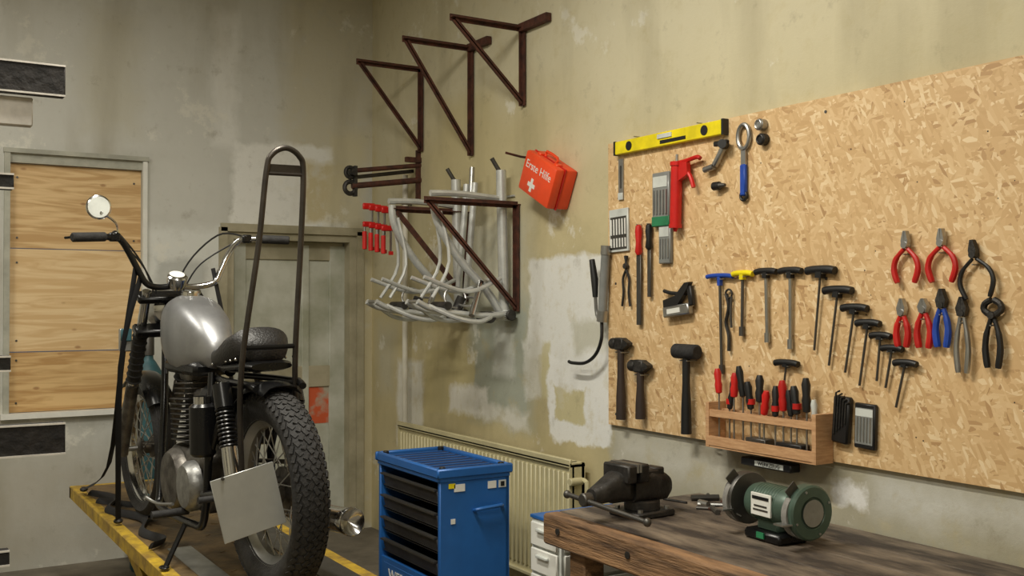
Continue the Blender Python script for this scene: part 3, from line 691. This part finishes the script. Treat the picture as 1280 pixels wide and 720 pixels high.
# ------------------------------------------------------------------ motorcycle
BT=Matrix.Translation((-1.712,-3.10,LZ+.004))@Matrix.Rotation(math.radians(93.8),4,'Z')@Matrix.Rotation(math.radians(-1.2),4,'X')
BM=lambda u,v,z:BT@Vector((u,v,z))
o=M('motorcycle',BT)
def wheel(u,z,R,hw,rimr,tread):
    c=(u,0,z);ax=(0,1,0)
    prof=[(rimr-.004,-hw*.62),(rimr+.02,-hw*.85),((R+rimr)/2,-hw),(R-.028,-hw*.93),(R-.010,-hw*.66),(R-.001,-hw*.3),(R,0),(R-.001,hw*.3),(R-.010,hw*.66),(R-.028,hw*.93),((R+rimr)/2,hw),(rimr+.02,hw*.85),(rimr-.004,hw*.62)]
    o.lathe(c,ax,prof,rubber,64,True)
    o.lathe(c,ax,[(rimr,-hw*.66),(rimr+.008,-hw*.68),(rimr+.006,-hw*.5),(rimr-.016,-hw*.25),(rimr-.018,0),(rimr-.016,hw*.25),(rimr+.006,hw*.5),(rimr+.008,hw*.68),(rimr,hw*.66),(rimr-.012,hw*.4),(rimr-.026,hw*.2),(rimr-.026,-hw*.2),(rimr-.012,-hw*.4)],steel if tread else chrome,64,True)
    if tread:
        rows=[(-.84,.013,-.020,.9),(-.56,.015,-.0085,.4),(-.28,.014,-.002,0),(0,.014,.0,0),(.28,.014,-.002,0),(.56,.015,-.0085,.4),(.84,.013,-.020,.9)];nb=66
        for ri,(fv,wd,dr,tl) in enumerate(rows):
            for k in range(nb):
                a=2*pi*(k+.5*(ri%2))/nb;rr=R+dr-.0015
                p=Vector((u+rr*math.cos(a),fv*hw,z+rr*math.sin(a)))
                sg=1 if fv>0 else -1
                X=Matrix.Translation(p)@Matrix.Rotation(-a,4,'Y')@Matrix.Rotation(tl*sg,4,'Z')
                b=bmesh.new();bmesh.ops.create_cube(b,size=1);bmesh.ops.scale(b,vec=(.010,wd,2*pi*R/nb*.74),verts=b.verts)
                o.merge(b,rubber,X@Matrix.Rotation(.5*(1 if ri%2 else -1),4,'X'))
    else:
        for k in range(5): o.torus((u,(k-2)*hw*.3,z),ax,R-.001-abs(k-2)*.003,.003,rubber,48,6)
    hr=.075 if tread else .045
    o.lathe((u,-hw*.7,z),ax,[(.02,-.01),(hr,0),(hr,.012),(hr*.6,.02),(hr*.6,hw*1.4-.02),(hr,hw*1.4-.012),(hr,hw*1.4),(.02,hw*1.4+.01)],ealu,28)
    for k in range(36):
        a=2*pi*k/36;s_=1 if k%2 else -1;b_=a+(.42 if (k//2)%2 else -.42)
        o.cyl((u+hr*.92*math.cos(b_),s_*hw*.62,z+hr*.92*math.sin(b_)),(u+(rimr-.02)*math.cos(a),0,z+(rimr-.02)*math.sin(a)),.0022,steel,seg=5)
    o.cyl((u,-.13,z),(u,.13,z),.011,steel,seg=12)
wheel(0,.33,.33,.056,.235,True);wheel(1.42,.31,.305,.045,.235,False)
bk=blackm
HT=(1.02,0,.93);HB=(1.075,0,.80)
o.cyl(HB,HT,.032,bk)
o.tube([(1.03,0,.88),(.8,0,.82),(.55,0,.74),(.38,0,.70)],.022,bk,smooth=3,seg=12)
for s_ in(-1,1):
    o.tube([(1.06,s_*.02,.82),(.96,s_*.06,.55),(.90,s_*.10,.22),(.82,s_*.12,.16),(.45,s_*.12,.16),(.33,s_*.12,.2),(.30,s_*.11,.45),(.34,s_*.08,.70)],.014,bk,smooth=5,seg=10)
    o.tube([(.40,s_*.05,.68),(.2,s_*.085,.68),(.0,s_*.088,.68),(-.06,s_*.08,.67)],.012,bk,smooth=3,seg=10)
    o.tube([(.33,s_*.12,.28),(.15,s_*.105,.31),(0,s_*.10,.33)],.016,bk,seg=10);o.tube([(.30,s_*.11,.40),(.12,s_*.10,.68)],.011,bk)
    o.cyl((.03,s_*.125,.37),(.13,s_*.125,.68),.012,chrome)
    o.cyl((.035,s_*.125,.385),(.065,s_*.125,.48),.026,chrome,seg=18,bev=.004)
    for k in range(13):
        t=k/12;o.torus((.065+.05*t,s_*.125,.48+.155*t),(.31,0,.95),.026,.0048,bk,18,6)
    o.cyl((.10,s_*.125,.60),(.128,s_*.125,.675),.03,bk,seg=18)
    o.cyl((1.44,s_*.10,.29),(1.26,s_*.10,.60),.026,ealu,seg=18);o.cyl((1.26,s_*.10,.60),(1.03,s_*.10,.99),.019,chrome,seg=16);o.cyl((1.245,s_*.10,.62),(1.12,s_*.10,.835),.028,rubber,seg=16)
    for q in range(8): o.torus((1.245-.0156*q,s_*.10,.62+.0268*q),(-.5,0,.86),.028,.004,rubber,18,6)
o.box((1.055,0,.965),(.07,.27,.03),bk,rot=(0,-.5,0),bev=.008);o.box((1.10,0,.83),(.07,.27,.035),bk,rot=(0,-.5,0),bev=.008)
def arcs(u,z,R,a0,a1,hw,m_,n=16,th=.004):
    vs=[];fs=[];K=7
    for i in range(n+1):
        a=a0+(a1-a0)*i/n
        for k in range(K):
            q=-1+2*k/(K-1);rr=R-.03*q*q*q*q
            for dr in(0,-th): vs.append((u+(rr+dr)*math.cos(a),q*hw,z+(rr+dr)*math.sin(a)))
    for i in range(n):
        for k in range(K-1):
            b=i*K*2+k*2;c=b+K*2
            fs.append((b,b+2,c+2,c));fs.append((b+1,c+1,c+3,b+3))
    for i in(0,n):
        for k in range(K-1):
            b=i*K*2+k*2;fs.append((b,b+1,b+3,b+2))
    for i in range(n):
        for k in(0,K-1):
            b=i*K*2+k*2;c=b+K*2;fs.append((b,c,c+1,b+1))
    o.raw(vs,fs,m_)
arcs(0,.33,.358,math.radians(35),math.radians(104),.066,bk)
arcs(1.42,.31,.335,math.radians(50),math.radians(140),.06,bk)
o.lathe((1.14,0,.92),(1,0,0),[(.02,-.08),(.06,-.06),(.08,0),(.085,.03),(.078,.045),(0,.05)],chrome,28)
# handlebars
VO=-.015
for s_ in(-1,1):
    o.tube([(.98,0,1.01),(.98,s_*.07,1.005),(.965,VO+s_*.135,1.02),(.965,VO+s_*.165,1.07),(.965,VO+s_*.20,1.14),(.95,VO+s_*.235,1.19),(.93,VO+s_*.275,1.20),(.88,VO+s_*.42,1.195)],.0125,bk if s_>0 else chrome,smooth=5,seg=12)
    o.cyl((.918,VO+s_*.30,1.20),(.875,VO+s_*.43,1.194),.018,rubber,seg=16,bev=.004)
    o.tube([(.96,VO+s_*.29,1.20),(1.0,VO+s_*.32,1.205),(.97,VO+s_*.40,1.20),(.94,VO+s_*.44,1.195)],.005,bk,smooth=4)
    o.box((.93,VO+s_*.265,1.20),(.03,.04,.035),bk,bev=.006)
    o.tube([(.95,VO+s_*.27,1.21),(1.05,s_*.20,1.22),(1.12,s_*.08,1.08),(1.1,s_*.03,.88),(.95,s_*.05,.66)],.004,blackp,smooth=6,seg=6)
    o.tube([(.96,VO+s_*.25,1.2),(1.03,s_*.12,1.10),(1.06,s_*.05,.98)],.0035,blackp,smooth=6,seg=6)
o.lathe((.97,0,1.02),(-.5,0,1),[(.03,-.02),(.038,0),(.04,.03),(.034,.036),(0,.036)],chrome,24)
o.lathe((.9625,0,1.055),(-.5,0,1),[(.0,-.002),(.030,-.002),(.030,.002),(0,.002)],white,24)
# mirror
o.tube([(.93,.235,1.205),(.93,.24,1.25),(.90,.285,1.28),(.88,.31,1.29)],.0045,chrome,smooth=4);
o.lathe((.895,.315,1.31),(-.95,.0,0),[(0,-.016),(.03,-.012),(.045,-.002),(.047,.006),(.042,.010),(0,.010)],chrome,28)
o.lathe((.895,.315,1.31),(-.95,.0,0),[(0,.0105),(.040,.0105),(.040,.012),(0,.012)],frost,28)
# tank
tk=.82
o.loft([(x,0,zc,hw*tk,hh*1.12,p) for x,zc,hw,hh,p in((.475,.765,.02,.02,.9),(.49,.765,.055,.045,.8),(.54,.78,.088,.08,.75),(.62,.80,.118,.11,.72),(.72,.815,.135,.13,.7),(.80,.825,.135,.132,.7),(.87,.83,.12,.12,.75),(.91,.83,.085,.09,.85),(.925,.83,.04,.045,.9))],brushed,32)
o.lathe((.80,0,.970),(-.05,0,1),[(.034,-.006),(.036,.008),(.032,.018),(0,.020)],chrome,24)
o.box((.7,.0,.70),(.36,.17,.05),bk,bev=.015)
# seat
o.loft([(x,0,zc-.015,hw*.80,hh*.95,p) for x,zc,hw,hh,p in((.03,.795,.03,.02,.9),(.045,.80,.09,.045,.8),(.10,.815,.125,.065,.75),(.17,.80,.135,.06,.75),(.25,.775,.13,.045,.75),(.34,.765,.105,.04,.75),(.42,.765,.07,.035,.8),(.46,.765,.03,.02,.9))],leather,28)
o.loft([(.0,0,.735,.07,.012,.8),(.05,0,.735,.09,.02,.8),(.2,0,.725,.095,.02,.8),(.40,0,.725,.06,.015,.8)],bk,20)
for k in range(6): 
    for s_ in(-1,1): o.ell((.06+.055*k,s_*(.100-.004*k),.76-.006*k),(.005,.005,.005),chrome,u=8,v=6)
# sissy bar
SO=-.022
def sis(s_): return [(.02,s_*.10,.36),(.00,.015+s_*.095,.62),(-.03,.018+s_*.088,.80),(-.06,-.008+s_*.072,1.12),(-.08,SO+s_*.063,1.36)]
top=[(-.087,SO+.046,1.415),(-.09,SO,1.438),(-.087,SO-.046,1.415)]
P=sis(1)+top+sis(-1)[::-1]
o.tube(P,.0095,sism,smooth=6,seg=10)
o.tube([(-.08,SO+.064,1.355),(-.08,SO-.064,1.355)],.006,sism);o.prism([(SO-.064,1.357),(SO+.064,1.357),(SO+.05,1.385),(SO-.05,1.385)],-.082,-.076,sism,Matrix(((0,0,1,0),(1,0,0,0),(0,1,0,0),(0,0,0,1))))
o.tube([(-.03,.10,.80),(-.03,-.07,.80)],.008,bk);o.tube([(0,.105,.68),(0,-.085,.68)],.008,bk)
# license plate and holder
lp=mat('licence_plate_metal',(196,198,196),.38,.6,.06,9)
o.box((-.20,.163,.345),(.004,.195,.195),lp,rot=(math.radians(-12),0,math.radians(-4)),bev=.001)
for dy,dz in((-.08,.08),(.08,.08)): o.cyl((-.197,.163+dy,.345+dz),(-.205,.163+dy,.345+dz),.005,dsteel,seg=8)
o.bar((-.19,.16,.36),(.0,.125,.345),.03,.006,bk);o.bar((-.192,.163,.28),(-.192,.163,.42),.05,.006,bk,up=(1,0,0))
# engine
o.box((.60,0,.30),(.40,.20,.22),ealu,bev=.04,seg=3)
o.lathe((.66,.10,.29),(0,1,0),[(.115,0),(.115,.02),(.10,.04),(.04,.048),(0,.048)],ealu,32);o.lathe((.48,.10,.29),(0,1,0),[(.09,0),(.09,.025),(.075,.045),(0,.05)],alu,30)
o.lathe((.60,-.10,.29),(0,-1,0),[(.13,0),(.13,.02),(.11,.045),(0,.05)],ealu,32)
o.cyl((.68,0,.38),(.70,0,.66),.06,iron,seg=24)
for k in range(12): o.box((.685+.0015*k,0,.43+.019*k),(.17,.19-.004*k if k>8 else .19,.006),iron if k<9 else ealu,rot=(0,.06,0),bev=.002)
o.box((.70,0,.668),(.12,.13,.04),ealu,bev=.015,seg=2)
o.cyl((.62,.03,.60),(.50,.03,.60),.025,ealu,seg=16);o.cyl((.52,.03,.55),(.52,.03,.63),.03,ealu,seg=18);o.lathe((.50,.03,.60),(-1,0,0),[(.03,0),(.05,.02),(.05,.08),(.03,.09)],bk,22)
o.tube([(.77,-.04,.62),(.86,-.06,.60),(.93,-.09,.45),(.90,-.13,.26),(.75,-.15,.17),(.5,-.165,.17),(.2,-.175,.2)],.021,chrome,smooth=6,seg=14)
o.lathe((.25,-.17,.20),(-1,-0.03,.08),[(.021,0),(.036,.05),(.042,.12),(.042,.40),(.047,.44),(.044,.445),(.034,.43),(.0,.41)],chrome,26)
# oil tank / battery box, tool roll
o.box((.27,.0,.55),(.13,.18,.20),bk,bev=.02,seg=2);o.cyl((.30,.13,.42),(.30,.13,.60),.045,bk,seg=20,bev=.01);o.cyl((.30,.13,.60),(.30,.13,.625),.03,chrome,seg=20)
for s_ in(-1,1):
    o.cyl((.50,s_*.12,.2),(.50,s_*.25,.2),.014,rubber,seg=14);o.cyl((.15,s_*.12,.30),(.15,s_*.2,.30),.011,rubber)
o.tube([(.55,.16,.22),(.70,.17,.2),(.74,.2,.22)],.006,steel,smooth=3)
o.lathe((0,-.07,.33),(0,-1,0),[(.04,0),(.085,.002),(.085,.008),(.04,.010)],dsteel,36)
o.tube([(0,-.075,.415),(.5,-.08,.36)],.008,dsteel);o.tube([(0,-.075,.245),(.5,-.08,.24)],.008,dsteel)
o.tube([(.52,.12,.16),(.50,.18,.06),(.49,.208,.012)],.010,bk);o.ell((.49,.212,.014),(.025,.018,.006),bk)
o.done()
# tie-down straps
def strap(pts,name='tie_down_strap',buck=None):
    o=M(name);o.tube(pts,.017,strapm,seg=6,flat=.18,smooth=4)
    if buck: o.box(buck,(.045,.03,.09),steel,bev=.004);o.box(Vector(buck)+Vector((0,-.01,.02)),(.04,.03,.05),teal,bev=.004)
    o.ell(pts[-1],(.02,.02,.012),iron,u=10,v=6)
    return o.done()
strap([BM(.97,.16,1.08),BM(1.02,.20,.75),Vector((-1.945,-1.55,.78)),Vector((-1.945,-.92,.575))],buck=None)
strap([BM(.97,.14,1.05),BM(.98,.22,.7),Vector((-1.945,-1.76,.57))],buck=BM(.985,.20,.80))
strap([BM(.97,-.15,1.08),BM(1.05,-.25,.6),Vector((-1.37,-1.3,.57))])
o=M('loose_strap')
o.tube([(-1.93,-1.0,.57),(-1.86,-1.25,.575),(-1.93,-1.45,.565),(-1.84,-1.75,.57),(-1.90,-2.0,.565),(-1.86,-2.2,.565),(-1.93,-2.3,.57)],.018,strapm,seg=6,flat=.35,smooth=6);o.tube([(-1.93,-1.2,.565),(-1.80,-1.4,.565),(-1.72,-1.3,.565)],.017,strapm,seg=6,flat=.35,smooth=5);o.done()
# gas cylinder behind the lift
o=M('gas_cylinder')
gx=-1.52
o.lathe((gx,-.35,0),(0,0,1),[(.08,0),(.09,.015),(.09,1.02),(.08,1.10),(.045,1.16),(.03,1.18),(.03,1.22),(0,1.22)],teal,28)
o.lathe((gx,-.35,1.20),(0,0,1),[(.035,0),(.035,.1),(.02,.13),(0,.135)],dsteel,20);o.done()
# charred plank rack at left
o=M('plank_rack')
o.box((-2.86,-3.18,1.5),(.09,.09,3.0),charred);o.box((-2.86,-3.18,.02),(.5,.5,.04),charred)
def plank(z,h,x1,m_=charred,dy=0):
    o.box(((x1-2.86)/2,-3.18+dy-.06,z),(x1+2.86,.035,h),m_,bev=.003)
    if m_ is charred:
        for q in(-1,1): o.box(((x1-2.86)/2,-3.18+dy-.079,z+q*(h/2-.003)),(x1+2.86,.004,.005),limed)
plank(2.12,.09,-2.38);plank(2.03,.08,-2.46,limed,.03);plank(1.83,.045,-2.51);plank(1.33,.045,-2.515);plank(1.117,.09,-2.375);plank(.80,.045,-2.515)
o.done()

# ------------------------------------------------------------------ ceiling lamps
em=bpy.data.materials.new('tube_glow');em.use_nodes=True;b=em.node_tree.nodes['Principled BSDF'];b.inputs['Emission Color'].default_value=(1,.94,.84,1);b.inputs['Emission Strength'].default_value=3
def lamp(x,y,rotz,power,name='fluorescent_lamp'):
    o=M(name,Matrix.Translation((x,y,3.55))@Matrix.Rotation(rotz,4,'Z'))
    o.box((0,0,.04),(1.3,.14,.05),white,bev=.01)
    for s_ in(-.6,.6):o.cyl((s_,0,.06),(s_,0,.35),.006,steel)
    for s_ in(-.035,.035):o.cyl((-.6,s_,0),(.6,s_,0),.013,em)
    ob=o.done()
    l=bpy.data.lights.new('tube_light','AREA');l.shape='RECTANGLE';l.size=1.25;l.size_y=.18;l.energy=power;l.color=(1,.95,.83)
    lo=bpy.data.objects.new('tube_light',l);COL.objects.link(lo);lo.location=(x,y,3.52);lo.rotation_euler=(0,0,rotz)
lamp(-2.0,-3.5,pi/2,88);lamp(-3.2,-5.9,pi/2,62);lamp(-3.4,-1.9,pi/2,34)
w=bpy.data.worlds.new('w');scn.world=w;w.use_nodes=True;w.node_tree.nodes['Background'].inputs[0].default_value=(.9,.9,1,1);w.node_tree.nodes['Background'].inputs[1].default_value=.1
# ------------------------------------------------------------------ camera
cam=bpy.data.cameras.new('camera');cam.sensor_width=36;cam.lens=36*1300/1280
co=bpy.data.objects.new('camera',cam);COL.objects.link(co)
co.location=(-2.838,-6.402,1.5)
yaw=math.atan(799/1300);pitch=math.atan(17/1300)
co.rotation_euler=(pi/2+pitch,0,-yaw);cam.clip_start=.05
scn.camera=co
scn.view_settings.view_transform='Standard'
scn.view_settings.look='None'
